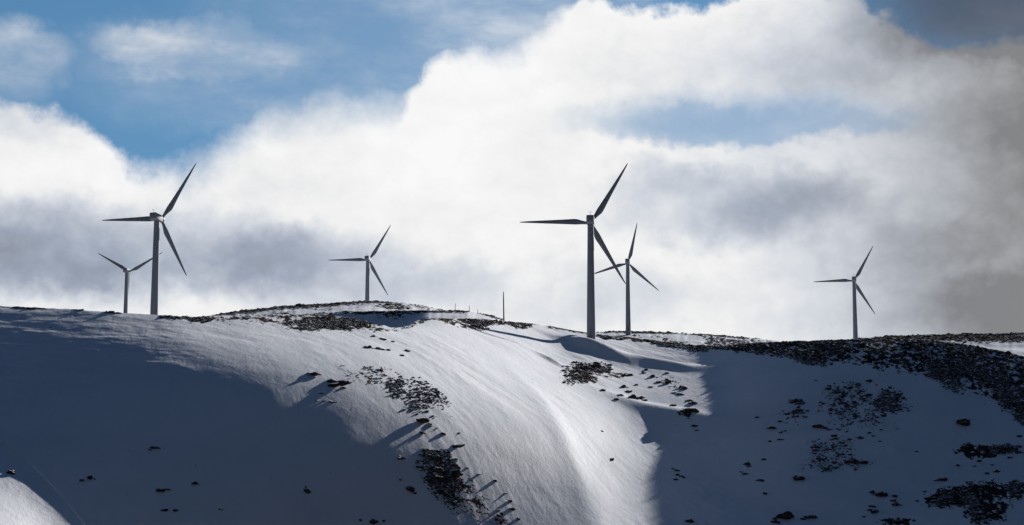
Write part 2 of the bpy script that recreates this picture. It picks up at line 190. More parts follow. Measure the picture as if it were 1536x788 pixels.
SNOW = (.80, .815, .86, 1)
STREAK = (0, 0, math.radians(8))
def snow_material(name, use_bare):
    m, nt, b = mat(name)
    geo = nd(nt, 'ShaderNodeNewGeometry'); pos = geo.outputs['Position']
    dirt = noise(nt, pos, .05, 3)
    snow = mixc(nt, sstep(nt, dirt, .35, .7), SNOW, (.74, .77, .82, 1))
    # wind crust, streaks running down the slope, and fine grain
    s1 = noise(nt, pos, .28, 6, .66, ((1, .42, .7), (0, 0, math.radians(40))))
    s2 = noise(nt, pos, 1.3, 5, .66, ((1, .45, .8), (0, 0, math.radians(43))))
    h = mth(nt, 'ADD', mth(nt, 'MULTIPLY', s1, 1.0), mth(nt, 'MULTIPLY', s2, .2))
    if use_bare:
        at_ = nd(nt, 'ShaderNodeAttribute', attribute_name='bare')
        n1 = noise(nt, pos, .55, 6, .68, ((1, .35, 1), (0, 0, 0)))
        n2 = noise(nt, pos, 2.2, 3, .6, ((1, .4, 1), (0, 0, 0)))
        k = mth(nt, 'ADD', mth(nt, 'MULTIPLY', n1, 2.6), mth(nt, 'MULTIPLY', n2, .9))
        k = mth(nt, 'SUBTRACT', k, 1.85)
        f = sstep(nt, mth(nt, 'ADD', mth(nt, 'SUBTRACT', at_.outputs['Fac'], .5), k), -.03, .07)
        soil = mixc(nt, sstep(nt, noise(nt, pos, .9, 4), .35, .65), (.030, .023, .020, 1), (.060, .047, .040, 1))
        col = mixc(nt, f, snow, soil)
        h = mth(nt, 'ADD', h, mth(nt, 'MULTIPLY', f, mth(nt, 'MULTIPLY', n2, 2.5)))
        nt.links.new(mth(nt, 'MULTIPLY_ADD', f, .4, .55), b.inputs['Roughness']); nt.links.new(mth(nt, 'MULTIPLY_ADD', f, -.12, .14), b.inputs['Specular IOR Level'])
    else:
        col = snow; b.inputs['Roughness'].default_value = .5
    nt.links.new(col, b.inputs['Base Color'])
    if not use_bare: b.inputs['Specular IOR Level'].default_value = .14
    bp = nd(nt, 'ShaderNodeBump'); bp.inputs['Strength'].default_value = .4; bp.inputs['Distance'].default_value = .5
    nt.links.new(h, bp.inputs['Height']); nt.links.new(bp.outputs[0], b.inputs['Normal'])
    matte(nt, b, .10)
    return m
M_SNOW = snow_material('snow_and_bare_ground', True)
M_PLAIN = snow_material('valley_snow', False)

def rock_material(name, dark, light, capped):
    m, nt, b = mat(name)
    geo = nd(nt, 'ShaderNodeNewGeometry'); pos = geo.outputs['Position']
    n = noise(nt, pos, 1.6, 5, .65)
    col = mixc(nt, sstep(nt, n, .35, .68), dark, light)
    if capped:
        sp = nd(nt, 'ShaderNodeSeparateXYZ'); nt.links.new(geo.outputs['Normal'], sp.inputs[0])
        f = sstep(nt, mth(nt, 'ADD', sp.outputs[2], mth(nt, 'MULTIPLY', noise(nt, pos, 2.0, 3), .7)), 1.09, 1.22)
        col = mixc(nt, f, col, SNOW)
    nt.links.new(col, b.inputs['Base Color']); b.inputs['Roughness'].default_value = .9
    b.inputs['Specular IOR Level'].default_value = .06
    bp = nd(nt, 'ShaderNodeBump'); bp.inputs['Strength'].default_value = .8; bp.inputs['Distance'].default_value = .25
    nt.links.new(noise(nt, pos, 4, 4, .7), bp.inputs['Height']); nt.links.new(bp.outputs[0], b.inputs['Normal'])
    matte(nt, b, .08)
    return m
M_ROCK = rock_material('dark_basalt', (.040, .032, .030, 1), (.105, .083, .072, 1), True)

def paint_material(name, base, dirty, rough):
    m, nt, b = mat(name)
    tc = nd(nt, 'ShaderNodeTexCoord'); v = tc.outputs['Object']
    n = noise(nt, v, .7, 5, .6, ((1, 1, .12), (0, 0, 0)))
    nt.links.new(mixc(nt, sstep(nt, n, .45, .75), base, dirty), b.inputs['Base Color'])
    b.inputs['Roughness'].default_value = rough
    return m
M_TOWER = paint_material('weathered_grey_tower_paint', (.22, .25, .30, 1), (.17, .19, .235, 1), .7)
M_BLADE = paint_material('blade_gelcoat', (.21, .23, .28, 1), (.165, .18, .225, 1), .65)
M_STEEL = paint_material('galvanised_steel', (.30, .31, .32, 1), (.2, .2, .21, 1), .5)
M_WOOD = paint_material('weathered_wood', (.17, .14, .12, 1), (.09, .075, .065, 1), .85)

# ---------------------------------------------------------------- mesh helpers
def link(name, me, material, parent=None):
    o = bpy.data.objects.new(name, me); COL.objects.link(o)
    if material: me.materials.append(material)
    if parent: o.parent = parent
    return o
def np_mesh(name, V, Fc, smooth=True):
    me = bpy.data.meshes.new(name)
    V = np.asarray(V, np.float32); Fc = np.asarray(Fc, np.int32); k = Fc.shape[1]
    me.vertices.add(len(V)); me.vertices.foreach_set('co', V.ravel())
    me.loops.add(Fc.size); me.loops.foreach_set('vertex_index', Fc.ravel())
    me.polygons.add(len(Fc)); me.polygons.foreach_set('loop_start', np.arange(0, Fc.size, k, dtype=np.int32))
    me.polygons.foreach_set('loop_total', np.full(len(Fc), k, np.int32))
    me.update(calc_edges=True)
    me.polygons.foreach_set('use_smooth', np.full(len(Fc), smooth, bool))
    return me
def grid_faces(nr, nc):
    i = np.arange(nr*nc).reshape(nr, nc)
    return np.stack([i[:-1, :-1], i[:-1, 1:], i[1:, 1:], i[1:, :-1]], -1).reshape(-1, 4)
def structure(o): o['kind'] = 'structure'; return o
def tag(o, label, cat, group=None):
    o['label'] = label; o['category'] = cat
    if group: o['group'] = group
    return o
def loft(rings, cap=True, close=True):
    n = len(rings[0]); V = np.concatenate(rings); Fs = []
    for r in range(len(rings)-1):
        for k in range(n):
            a = r*n+k; b2 = r*n+(k+1) % n; Fs.append((a, b2, b2+n, a+n))
    return V, Fs, n
def poly_mesh(name, V, Fs, smooth=True):
    me = bpy.data.meshes.new(name); me.from_pydata([tuple(map(float, v)) for v in V], [], [tuple(map(int, f)) for f in Fs]); me.update()
    me.polygons.foreach_set('use_smooth', np.full(len(me.polygons), smooth, bool))
    return me
def lathe(name, prof, seg=32, capped=True, smooth=True):
    rings = [np.array([(r*math.cos(2*math.pi*k/seg), r*math.sin(2*math.pi*k/seg), z) for k in range(seg)]) for r, z in prof]
    V, Fs, n = loft(rings)
    if capped:
        Fs.append(tuple(range(n))[::-1]); Fs.append(tuple(range(len(V)-n, len(V))))
    return poly_mesh(name, V, Fs, smooth)

# ---------------------------------------------------------------- terrain
CREST = np.array([(-1400,470),(-400,452),(-150,456),(0,460),(60,462),(120,465.5),(170,469),(230,472.5),(290,476),(330,473.5),(400,471),(450,472),(500,473),(540,480),(565,487),(595,493),(615,489),
  (632,481),(650,477.5),(700,478),(744,480),(790,484.5),(840,492),(880,499.5),(900,503),(950,507),(1000,512),(1040,516),(1080,520),(1120,516),(1160,513.5),(1220,511),(1286,508.5),
  (1340,507.5),(1400,510),(1450,516.5),(1500,526),(1536,534),(1650,560),(1900,600),(2600,640)], float)
def crest_v(u):
    c = np.interp(u, CREST[:, 0], CREST[:, 1])
    return c + .8*vnoise(u/9., u*0+3, 5)*1.2 + .5*vnoise(u/3., u*0+9, 6)
def crestZ(X):
    v = 480*np.ones_like(X)
    for _ in range(3):
        Zc = xz(768*np.ones_like(X), v)[1]; u, _v = uv(X, Zc); v = crest_v(u)
    return xz(u, v)[1]
def detail(x, y):
    """wind-packed snow relief in metres (world coordinates)"""
    def streaks(deg, amp, sd):
        a = math.radians(deg); xr = x*math.cos(a)+y*math.sin(a); yr = -x*math.sin(a)+y*math.cos(a)
        wx = xr+6.*fbm(xr/26, yr/40, 3, 40+sd)
        return amp*(.36*fbm(wx/14., yr/42., 3, 11+sd) + .14*fbm(wx/4.2, yr/13., 3, 21+sd) + .06*fbm(wx/1.7, yr/3.2, 2, 31+sd))
    k = np.clip((-x-25)/60., 0, 1)*np.clip((y-560)/60, 0, 1); k = k*k*(3-2*k)
    d = streaks(40, .85, 0)*(1-k)+streaks(74, .75, 200)*k
    m = np.clip(.75+2.2*fbm(x/28, y/60, 3, 51), .12, 1.7)
    return d*m
# snow drifts: photo position, half length/width in metres, direction (deg), height
DRIFT = [(893,525,12,5,-35,2.7),(876,513,8,4,-30,1.0),(664,488,17,2.6,66,1.5),(826,541,5,2.2,-45,1.0),(990,548,16,5,-30,1.8),(1010,619,13,5,-20,1.0),(950,606,12,5,-50,.7),(838,640,40,4.5,-76,.7)]
_D = None
def drifts(x, y):
    global _D
    if _D is None:
        _D = []
        for u, v, a, b, th, h in DRIFT:
            X, Z = xz(u, v); r = float(np.exp(qeval(np.array([X]), np.array([Z])))[0]); _D.append((r*X, r, a, b, math.radians(th), h))
    o = 0*x
    for cx, cy, a, b, th, h in _D:
        dx, dy = x-cx, y-cy; p = dx*math.cos(th)+dy*math.sin(th); q = -dx*math.sin(th)+dy*math.cos(th)
        o = o+h*np.exp(-(p/a)**2-(q/b)**2)
    return o
def surf(X, Z):
    """world point of the front hillside met by the sight line (X, 1, Z)"""
    r = np.exp(qeval(X, Z)); x = r*X; y = r; z = r*Z
    return x, y, z + detail(x, y) + drifts(x, y)
def ground_at(u, v):
    X, Z = xz(u, v); x, y, z = surf(np.atleast_1d(X), np.atleast_1d(Z)); return np.array([x[0], y[0], z[0]])

# patches of bare ground: (u, v, half width, half height, tilt deg, amount)
PATCH = [(565,573,60,9,-20,.50),(610,588,62,20,-28,.54),(692,738,66,24,-42,.56),(742,776,40,14,-38,.52),(655,700,22,20,-50,.5),(745,775,30,8,-30,.5),(885,556,34,10,0,.82),(875,568,28,8,0,.85),(925,563,22,5,0,.7),
  (1275,600,34,20,0,.56),(1322,606,44,24,0,.46),(1292,634,50,20,0,.42),(1245,612,20,14,0,.5),(1185,626,22,11,0,.5),(1197,603,9,4,0,.8),(1455,742,66,17,6,1.0),(1480,765,34,20,0,.9),(1465,678,30,9,0,.9),(1500,674,18,7,0,.8),(1520,735,30,14,0,.7),
  (1345,783,28,6,0,.8),(1250,668,40,10,0,.42),(1255,695,45,14,0,.46),(690,490,40,4,-8,.8),(660,483,30,3,0,.9),(715,484,45,3.5,-3,.9),(760,487,30,3,-5,.5),
  (955,600,14,5,-10,.6),(1030,622,12,9,0,.7),(1005,572,30,12,-30,.4),(535,565,26,10,0,.45)]
def ell(u, v, p):
    c, s = math.cos(math.radians(p[4])), math.sin(math.radians(p[4]))
    du, dv = u-p[0], v-p[1]
    a = (du*c-dv*s)/p[2]; b = (du*s+dv*c)/p[3]
    return p[5]*np.clip(1.1-(a*a+b*b)*.5, 0, 1)
def bareness(u, v):
    b = np.zeros_like(u)
    for p in PATCH: b = np.maximum(b, ell(u, v, p))
    cv = np.interp(u, CREST[:, 0], CREST[:, 1]); d = v-cv
    # crest bands: thickness in pixels below the skyline along u
    th = np.interp(u, [-1400,0,40,130,190,215,250,290,340,450,500,560,600,640,745,800,880,905,960,1040,1080,1150,1200,1260,1340,1400,1450,1500,1536,1700],
                      [4,4,4,4,3,0,2,8,12,24,26,14,5,8,8,5,3,4,9,10,10,16,27,37,48,55,66,82,92,120])
    am = np.interp(u, [-1400,0,100,190,215,250,290,340,450,500,560,600,640,745,800,880,905,1000,1080,1150,1300,1536,1700],
                      [.8,.85,.85,.7,0,.5,.55,.56,.62,.70,.78,.4,.8,.8,.7,.7,.8,.9,.9,.80,.74,.66,.66])
    band = am*np.clip((th*1.25-d+8*fbm(u/30., v/12., 3, 77))/(th*.35+1.5), 0, 1)*(th > .5)
    # snow showing through in the rocky crest on the left
    band = np.where((u > 225) & (u < 610), band*np.clip(1.15-.0*d+.9*fbm(u/40., v/5., 2, 78), .3, 1.1), band)
    return np.maximum(b, band)

def make_front():
    Xc = np.linspace(-.235, .235, 1150)
    Xc = np.concatenate([-np.geomspace(.9, .24, 40), Xc, np.geomspace(.24, .9, 40)])
    nf = 470
    s = np.linspace(0, 1, nf); s = 1-(1-s)**1.0
    Zc = crestZ(Xc)
    Z = QZ0+(Zc[None]-QZ0)*s[:, None]; X = np.repeat(Xc[None], nf, 0)
    x, y, z = surf(X, Z); U, V = uv(X, Z)
    bare = bareness(U, V)
    # toward the valley: slope runs down to the floor
    ne = 30; rows = []
    x0, y0, z0 = x[0], y[0], z[0]
    for k in range(ne, 0, -1):
        t = k/ne; yy = y0*(1-.45*t); rows.append((x0*(1-.45*t), yy, z0+( -2-z0)*(1-(1-t)**1.6)))
    xe, ye, ze = (np.array([r[i] for r in rows]) for i in range(3))
    # behind the crest: the moor falls a little, then climbs gently on to far turbines
    nb = 70; rc = y[-1]; rb = []
    for k in range(1, nb+1):
        r = rc+(2300-rc)*(k/nb)**2.2
        dr = (r-rc)
        drop = .0062*(1-np.exp(-(dr/45.)**1.3))
        rb.append((r*Xc, r, r*(Zc-drop)+detail(r*Xc, r)*np.clip(1-dr/300, .2, 1)))
    xb, yb, zb = (np.array([r[i] for r in rb]) for i in range(3))
    zb = zb + (z[-1]-(rc*Zc+detail(rc*Xc, rc)))[None]
    V3 = np.stack([np.concatenate([xe, x, xb]), np.concatenate([ye, y, yb]), np.concatenate([ze, z, zb])], -1)
    bb = np.concatenate([np.ones_like(xe), bare, np.repeat(bare[-1:]*.8, nb, 0)])  # unseen lower slope made bare so it bounces less light uphill
    me = np_mesh('front_hillside', V3.reshape(-1, 3), grid_faces(V3.shape[0], V3.shape[1]))
    at_ = me.attributes.new('bare', 'FLOAT', 'POINT'); at_.data.foreach_set('value', bb.ravel().astype(np.float32))
    return structure(link('front_hillside', me, M_SNOW)), V3[ne+nf:]
front, BACK = make_front()
def back_height(x, y):
    d = (BACK[..., 0]-x)**2+(BACK[..., 1]-y)**2
    i = np.unravel_index(np.argmin(d), d.shape); return BACK[i][2]

GR = {}
def ridge(name, pts, dist, front_w, back_w, gx, slope, bands, seed=0, bumps=1.):
    """a hill seen beyond the front one; pts = skyline, slope(u, d) = fall toward the camera at d metres in front of the skyline"""
    pts = np.array(pts, float); U = np.linspace(pts[0, 0], pts[-1, 0], 360)
    vv = np.interp(U, pts[:, 0], pts[:, 1])
    ker = np.ones(9)/9; vp = np.concatenate([np.full(4, vv[0]), vv, np.full(4, vv[-1])]); vv = np.convolve(vp, ker, 'valid')
    vv = vv+.7*vnoise(U/6., U*0, 60+seed)
    X, Z = xz(U, vv); nr = 150
    ds = np.concatenate([-np.linspace(back_w, 0, 40)**1.0, np.linspace(0, front_w, nr)[1:]])
    D = dist+gx*(U-U.mean())
    rows = []; acc = np.zeros_like(U)
    zc = D*Z; prev = 0
    fr = []
    for d in ds[40:]:
        acc = acc+slope(U, d)*(d-prev); prev = d; fr.append(acc.copy())
    H = [zc-.00035*(b**2)-0*b for b in -ds[:40]] + [zc-a for a in fr]
    H = np.array(H)
    R = D[None]-ds[:, None]
    x = R*X[None]; y = R
    z = H+(detail(x, y)*.10+.5*fbm(x/9., y/11., 3, 300+seed))*bumps*np.clip((ds[:, None]+20)/60, .15, 1)
    bb = np.zeros_like(z)
    uu, v2 = uv(x/y, z/y)
    for p in bands: bb = np.maximum(bb, ell(uu, v2, (p[0], p[1]+.5, p[2], p[3]*1.35, p[4], p[5])))
    bb[:41] = np.maximum(bb[:41], .0)
    z = z+1.3*fbm(x/38+seed, y/55, 3, 90+seed)*np.clip((ds[:, None])/50, 0, 1)
    st = fbm(x/30., y/75., 4, 120+seed); bb = np.maximum(bb, np.clip(.95*(st-.16)/.2, 0, .62)*(ds[:, None] > 2))
    GR[name] = (x, y, z, bb, ds)
    me = np_mesh(name, np.stack([x, y, z], -1).reshape(-1, 3), grid_faces(*x.shape)[:, ::-1])
    a_ = me.attributes.new('bare', 'FLOAT', 'POINT'); a_.data.foreach_set('value', bb.ravel().astype(np.float32))
    return structure(link(name, me, M_SNOW))

# middle hill: shaded bank on its left, bright snow on its right
ridge('middle_hill', [(420,500),(450,482),(480,472),(520,468),(560,467),(607,466),(650,466),(698,466),(735,473),(755,479),(790,490),(830,512)], 1050, 230, 120, 0,
      lambda u, d: .24+.38*np.clip((50*np.clip((660-u)/140, 0, 1)-d)/10, 0, 1) , 
      [(640,466.5,60,1.6,0,.9),(560,468,70,2,0,.9),(600,470,20,2,0,.7),(730,472,22,1.6,-18,.9),(690,467,14,1.5,0,.8),(590,474,20,3,0,.6)], 1)
ridge('turbine_hill', [(200,500),(300,478),(330,471),(370,466),(420,460),(480,457),(520,454),(557,452.5),(600,455),(640,460),(662,465),(700,474),(760,492)], 1350, 300, 160, 0,
      lambda u, d: np.interp(d, [0,15,60,300], [.16,.22,.24,.26]), [(480,457,85,3,4,.95),(400,462,60,3,8,.95),(340,469.5,40,2.5,8,.9),(560,453.5,50,2,0,.9),(590,459,26,3,-4,.75),(630,460,20,2,-10,.6),(480,464,30,2,0,.4)], 2)
ridge('far_snow_hill', [(780,520),(850,508),(880,500),(910,497.5),(950,497),(1000,499),(1060,502),(1110,506),(1160,511),(1200,516),(1260,524)], 1480, 320, 180, 0,
      lambda u, d: np.interp(d, [0,15,60,320], [.17,.24,.28,.27]), [(960,498,70,1.6,-1,.85),(1080,503.5,60,1.3,-4,.8),(960,504,50,2.5,0,.38),(1120,511,50,2,-3,.5)], 3)
ridge('right_far_moor', [(1180,530),(1250,513),(1330,505),(1400,502),(1470,501),(1536,500),(1650,497),(1800,494),(2100,492)], 1120, 330, 160, 0,
      lambda u, d: np.interp(d, [0,15,60,330], [.19,.26,.28,.28]), [(1420,505,100,5,1,1.2),(1530,505,110,6,1,1.2),(1750,502,140,6,1,1.2),(1340,510,60,8,0,1.2)], 4)
# small snow knoll close to the camera, low on the left
def knoll():
    # outline of its skyline in the photo; it falls toward the camera and to the left
    edge = np.array([(-500,520),(-200,610),(-60,660),(0,694),(30,716),(60,745),(100,788),(150,850),(230,960),(400,1200)], float)
    U = np.linspace(-500, 400, 300); vv = np.interp(U, edge[:, 0], edge[:, 1])
    ker = np.ones(21)/21; vv = np.convolve(np.concatenate([np.full(10, vv[0]), vv, np.full(10, vv[-1])]), ker, 'valid')-36
    X, Z = xz(U, vv)
    D = 330.-1.55*(X-X[np.argmin(abs(U-50))])*330; nr = 120
    rows = []; d0 = np.interp(U, [-120, 100], [1.6, 8.5])
    for k in range(nr+24):
        if k < 24: b = .25*(23-k); r = D+b; z = D*Z-2.2*b
        else:
            d = .12*(k-24)+.0125*(k-24)**2; r = D-d*1.0; z = D*Z - (.435*d+.33*d0*(1-np.exp(-d/d0)))
        x = r*X; rows.append(np.stack([x, r+0*x, z+detail(x+50, r+0*x)*.45], -1))
    V3 = np.array(rows)
    me = np_mesh('snow_knoll', V3.reshape(-1, 3), grid_faces(V3.shape[0], V3.shape[1])[:, ::-1])
    structure(link('snow_knoll', me, M_PLAIN)); return V3
KN = knoll()
# valley floor reaching the horizon, unseen and darkened to cut bounce light
g = np.linspace(-30000, 30000, 61); gx, gy = np.meshgrid(g, g)
gm = np_mesh('ground', np.stack([gx.ravel(), gy.ravel(), np.full(gx.size, -2.)], -1), grid_faces(61, 61))
gmat, gnt, gb = mat('darkened_valley_floor')
gp = nd(gnt, 'ShaderNodeNewGeometry').outputs['Position']
gnt.links.new(mixc(gnt, sstep(gnt, noise(gnt, gp, .01, 6, .65), .4, .62), (.05, .045, .035, 1), (.11, .10, .085, 1)), gb.inputs['Base Color']); gb.inputs['Roughness'].default_value = .95
structure(link('ground', gm, gmat))

# ---------------------------------------------------------------- rocks
def ico(sub):
    import bmesh
    bm = bmesh.new(); bmesh.ops.create_icosphere(bm, subdivisions=sub, radius=1)
    V = np.array([v.co[:] for v in bm.verts]); Fc = np.array([[v.index for v in f.verts] for f in bm.faces]); bm.free(); return V, Fc
I1, I2, I3 = ico(1), ico(2), ico(3)
def rock_shape(k, base):
    V, Fc = base; r = np.random.default_rng(k)
    V = V.copy()
    for _ in range(9):                       # chop with planes -> angular faces
        n = r.normal(size=3); n /= np.linalg.norm(n); d = r.uniform(.55, .85)
        e = V@n-d; V = V-np.outer(np.maximum(e, 0), n)*.9
    s = 1+.35*fbm(V[:, 0]*1.7+V[:, 2]*2+k*5, V[:, 1]*1.7-V[:, 2]+k, 3, k)
    V = V*s[:, None]
    V *= np.array([1, r.uniform(.6, .95), r.uniform(.5, .75)])
    V[:, 2] += .12
    return V, Fc
PROTO = []
for k in range(9):
    V, Fc = rock_shape(k, I3); PROTO.append(np_mesh('rock', V, Fc, False)); PROTO[-1].materials.append(M_ROCK)
# low heaps: several lumps fused into one clump
for k in range(6):
    r = np.random.default_rng(100+k); Vs = []; Fs = []; n = 0
    for j in range(9):
        V, Fc = rock_shape(200+10*k+j, I2); a = r.uniform(.22, .5)
        off = r.uniform(-.85, .85); V = V*a*np.array([1.2, 1, 1.0])+np.array([off, r.uniform(-.5, .5), 0]); V[:, 2] = V[:, 2]*(1.9-1.0*abs(off))-.04
        Vs.append(V); Fs.append(Fc+n); n += len(V)
    PROTO.append(np_mesh('rock', np.concatenate(Vs), np.concatenate(Fs), False)); PROTO[-1].materials.append(M_ROCK)

def put_rock(u, v, w, label, group=None, clump=False, p=None, hz=1.):
    """rock of about w photo pixels across, standing on the hillside at photo position u, v"""
    me = PROTO[random.randrange(9, 15) if clump else random.randrange(0, 9)]
    if p is None: p = ground_at(u, v)
    o = bpy.data.objects.new('rock', me); COL.objects.link(o)
    s = 1.22*w*p[1]/F/2
    o.location = p-np.array([0, 0, .06*s])
    o.scale = (s*random.uniform(.9, 1.15), s*random.uniform(.8, 1.3), s*random.uniform(.65, .95)*hz)
    o.rotation_euler = (random.uniform(-.15, .15)+.25, random.uniform(-.15, .15), random.uniform(-.5, .5) + (math.pi if random.random() < .5 else 0))
    tag(o, label, 'rock', group); return o
# ---- rocks one can tell apart, each with its own description
SINGLE = [
 (497,576,34,1,'long low dark heap of stones on the lit slope with a shadow to its left'),
 (469,562,20,1,'low dark stone heap up-slope and left of the longest heap'),
 (682,671,24,1,'peaked dark stone heap standing on rippled bright snow right of the shade edge'),
 (651,688,20,0,'rounded dark boulder topped with snow at the upper tip of the lower stone tongue'),
 (652,706,22,0,'dark boulder just below the snow-topped one at the shade edge'),
 (635,634,26,1,'flat dark stone heap on the lit slope midway down the shade edge'),
 (615,735,15,0,'dark stone in the left shade nearest to the lower stone field'),
 (598,687,14,1,'low stone in the left shade, left of the snow-topped boulder'),
 (460,738,13,0,'single round stone alone in the middle of the left shaded slope'),
 (918,690,7,0,'tiny lone stone in the middle of the bright snow basin'),
 (1446,637,26,0,'large dark rounded boulder on the far right shaded slope below the rocky crest'),
 (1197,719,17,0,'dark upright boulder low on the right shaded slope, left of the big clump'),
 (1415,719,22,1,'dark low boulder just up-left of the big clump in the right corner'),
 (1227,641,16,1,'dark low clump at the centre of the right shaded slope'),
 (1279,693,18,1,'dark low heap below the scattered stone patch in the right shade'),
 (1181,776,24,1,'flat dark clump at the bottom edge of the right shaded slope'),
 (1349,783,26,1,'wide dark clump at the bottom edge left of the big corner clump'),
 (1036,783,12,1,'small dark heap at the bottom edge beside the bright snow boundary'),
 (366,765,0,0,''),
 (560,783,17,1,'dark low heap at the bottom edge of the left shaded slope'),
 (1031,621,26,1,'dark low clump where the bright snow ends against the right shade'),
 (276,475.5,9,1,'small dark stone pile on the skyline right of the large left turbine'),
]
for u, v, w, c, lab in SINGLE:
    if w: put_rock(u, v, w, lab, None, bool(c), hz=.55 if lab.startswith('flat dark stone heap') else .8 if v < 580 and u < 600 else 1)
# ---- scattered stones nothing tells apart, grouped by the patch of snow they lie on
GROUPS = [
 ('stones dotting the left shaded slope', 'small dark stone lying on the wide shaded snow slope on the left',
  [(231,672,13),(137,718,12),(122,721,8),(238,737,13),(250,735,10),(293,726,11),(330,764,9),(248,766,11),(263,766,10),(458,731,4),(622,740,6),(540,781,6),(575,782,7),(600,720,5),(225,675,6)]),
 ('stones on the upper bright slope', 'small dark stone on the bright snow just below the rocky left crest',
  [(555,522,10),(570,524,14),(582,525,6),(589,513,5),(573,509,11),(560,505,7),(609,526,9),(603,533,6),(547,521,6),(496,603,16),(475,601,8),(516,582,9),(480,590,8),(486,602,6)]),
 ('stones between the two lit stone fields', 'small dark stone on rippled snow right of the left shade edge',
  [(664,652,8),(632,650,10),(645,640,8),(651,625,9),(640,618,7),(655,643,6),(757,740,9),(767,764,9),(765,752,6),(742,722,6),(700,703,6),(718,712,7),(752,772,8),(777,779,7),(689,650,5),(605,615,7),(625,622,6)]),
 ('stones around the bright basin patch', 'dark stone on the brightly lit snow basin right of the gully',
  [(970,556,12),(966,560,7),(981,566,11),(989,574,15),(1002,575,13),(1000,570,7),(1021,583,16),(1014,590,10),(1020,592,12),(937,581,11),(955,578,6),(941,588,10),(930,597,9),(925,602,7),(949,600,16),(959,598,12),(965,602,9),(1008,610,11),(1040,606,13),(1033,601,9),(946,563,9),(936,564,7),(905,588,8),(872,549,12),(895,545,11),(914,548,8),(1036,617,7),(1000,561,6),(976,581,6),(903,647,4)]),
 ('stones along the bright snow boundary', 'small dark stone lying in the shade just right of the bright snow edge',
  [(1042,640,8),(1045,646,6),(1015,706,8),(1022,715,9),(1017,713,7),(1009,703,5),(1014,720,6),(1122,697,11),(1117,711,11),(1124,700,7),(1139,720,11),(1146,690,8),(1136,627,6),(1112,708,5),(1026,717,5)]),
 ('stones on the right shaded slope', 'dark stone scattered over the middle of the right shaded slope',
  [(1193,601,15),(1186,604,8),(1157,643,11),(1178,647,9),(1171,650,6),(1155,663,6),(1170,660,10),(1147,741,7),(1237,643,8),(1245,645,9),(1251,655,8),(1252,659,9),(1228,672,13),(1222,676,8),(1265,682,10),(1276,683,12),(1293,694,15),(1241,675,7),(1220,693,5),(1250,695,7),(1235,704,6),(1262,664,6),(1274,660,7),(1290,657,11),(1303,650,7),(1310,655,6),(1322,646,5),(1375,678,6),(1375,752,6),(1320,663,5),(1207,626,8),(1211,617,6),(1180,622,7),(1247,590,7),(1275,583,8),(1287,577,8),(1261,606,10),(1302,594,12),(1315,607,9),(1340,610,8),(1355,598,7),(1292,632,9),(1325,625,8),(1305,572,9),(1224,571,4),(1345,645,5)]),
 ('stones in the lower right corner', 'dark low stone near the bottom right corner around the big dark clump',
  [(1320,742,20),(1309,739,11),(1343,745,15),(1340,752,8),(1344,758,15),(1307,760,10),(1311,768,17),(1303,765,9),(1296,775,9),(1213,775,18),(1205,779,10),(1164,784,14),(1163,779,9),(1489,698,9),(1468,692,8),(1452,668,14),(1525,670,11),(1530,679,14),(1500,675,14),(1515,687,9),(1496,708,10),(1436,698,6),(1510,728,12),(1527,741,12),(1388,738,5),(1462,700,5),(1530,655,7),(1480,711,6)]),
]
for grp, lab, L_ in GROUPS:
    for u, v, w in L_: put_rock(u, v, w, lab, grp, w >= 9, hz=.5 if 455 < u < 720 and v > 575 and 'left shaded' not in grp else 1)
ku, kv = uv(KN[24:, :, 0]/KN[24:, :, 1], KN[24:, :, 2]/KN[24:, :, 1]); kp = KN[24:].reshape(-1, 3)[int(np.argmin((ku-15)**2+(kv-709)**2))]
put_rock(0, 0, 17, 'small dark rock poking from the lit snow knoll in the bottom left corner', None, True, p=kp)

# ---- stony ground nobody could count
def stone_field(name, label, boxes, n, size, thr, seed, cat='stony ground', hgt=1.):
    r = np.random.default_rng(seed); Vs = []; Fs = []; nv = 0; got = 0; tot = 0
    bases = [rock_shape(300+k, I1) for k in range(6)]
    for (u0, u1, v0, v1, share) in boxes:
        m = int(n*share)
        U = r.uniform(u0, u1, m*14); cv = np.interp(U, CREST[:, 0], CREST[:, 1]); Vv = r.uniform(v0, v1, m*14) if v0 > 0 else cv+r.uniform(.6, v1, m*14)
        B = bareness(U, Vv); X, Z = xz(U, Vv); q = np.exp(qeval(X, Z))
        cl = fbm(q*X/9., q/30., 4, 5+seed)*1.5+fbm(q*X/3., q/10., 2, 25+seed)*.5
        ok = (Z < crestZ(X)-.0001) & (B > .05) & (r.uniform(0, 1, len(B)) < np.maximum(0, (B+cl-thr+.12)/.55)**1.5*((B+cl-thr+.12) > 0))
        ii = np.nonzero(ok)[0][:m]
        x, y, z = surf(X[ii], Z[ii])
        for a, b_, c, u in zip(x, y, z, U[ii]):
            V, Fc = bases[r.integers(6)]
            s = size*r.lognormal(0, .42)*b_/F/2; th = r.uniform(0, 6.28)
            sx, sy, sz = s*r.uniform(.9, 1.6), s*r.uniform(.8, 1.3), s*r.uniform(.6, 1.1)*hgt
            c0, s0 = math.cos(th), math.sin(th)
            W = np.stack([V[:, 0]*sx*c0-V[:, 1]*sy*s0, V[:, 0]*sx*s0+V[:, 1]*sy*c0, V[:, 2]*sz+.12*V[:, 1]*0], -1)+np.array([a, b_, c])
            Vs.append(W); Fs.append(Fc+nv); nv += len(W)
    me = np_mesh(name, np.concatenate(Vs), np.concatenate(Fs), False)
    o = link(name, me, M_ROCK); tag(o, label, cat); o['kind'] = 'stuff'; print(name, len(Vs)); return o
stone_field('crest_stones', 'band of countless dark stones along the snowy left crest', [(-60,225,-1,6,.2),(240,620,-1,34,.8)], 3600, 2.6, .60, 1)
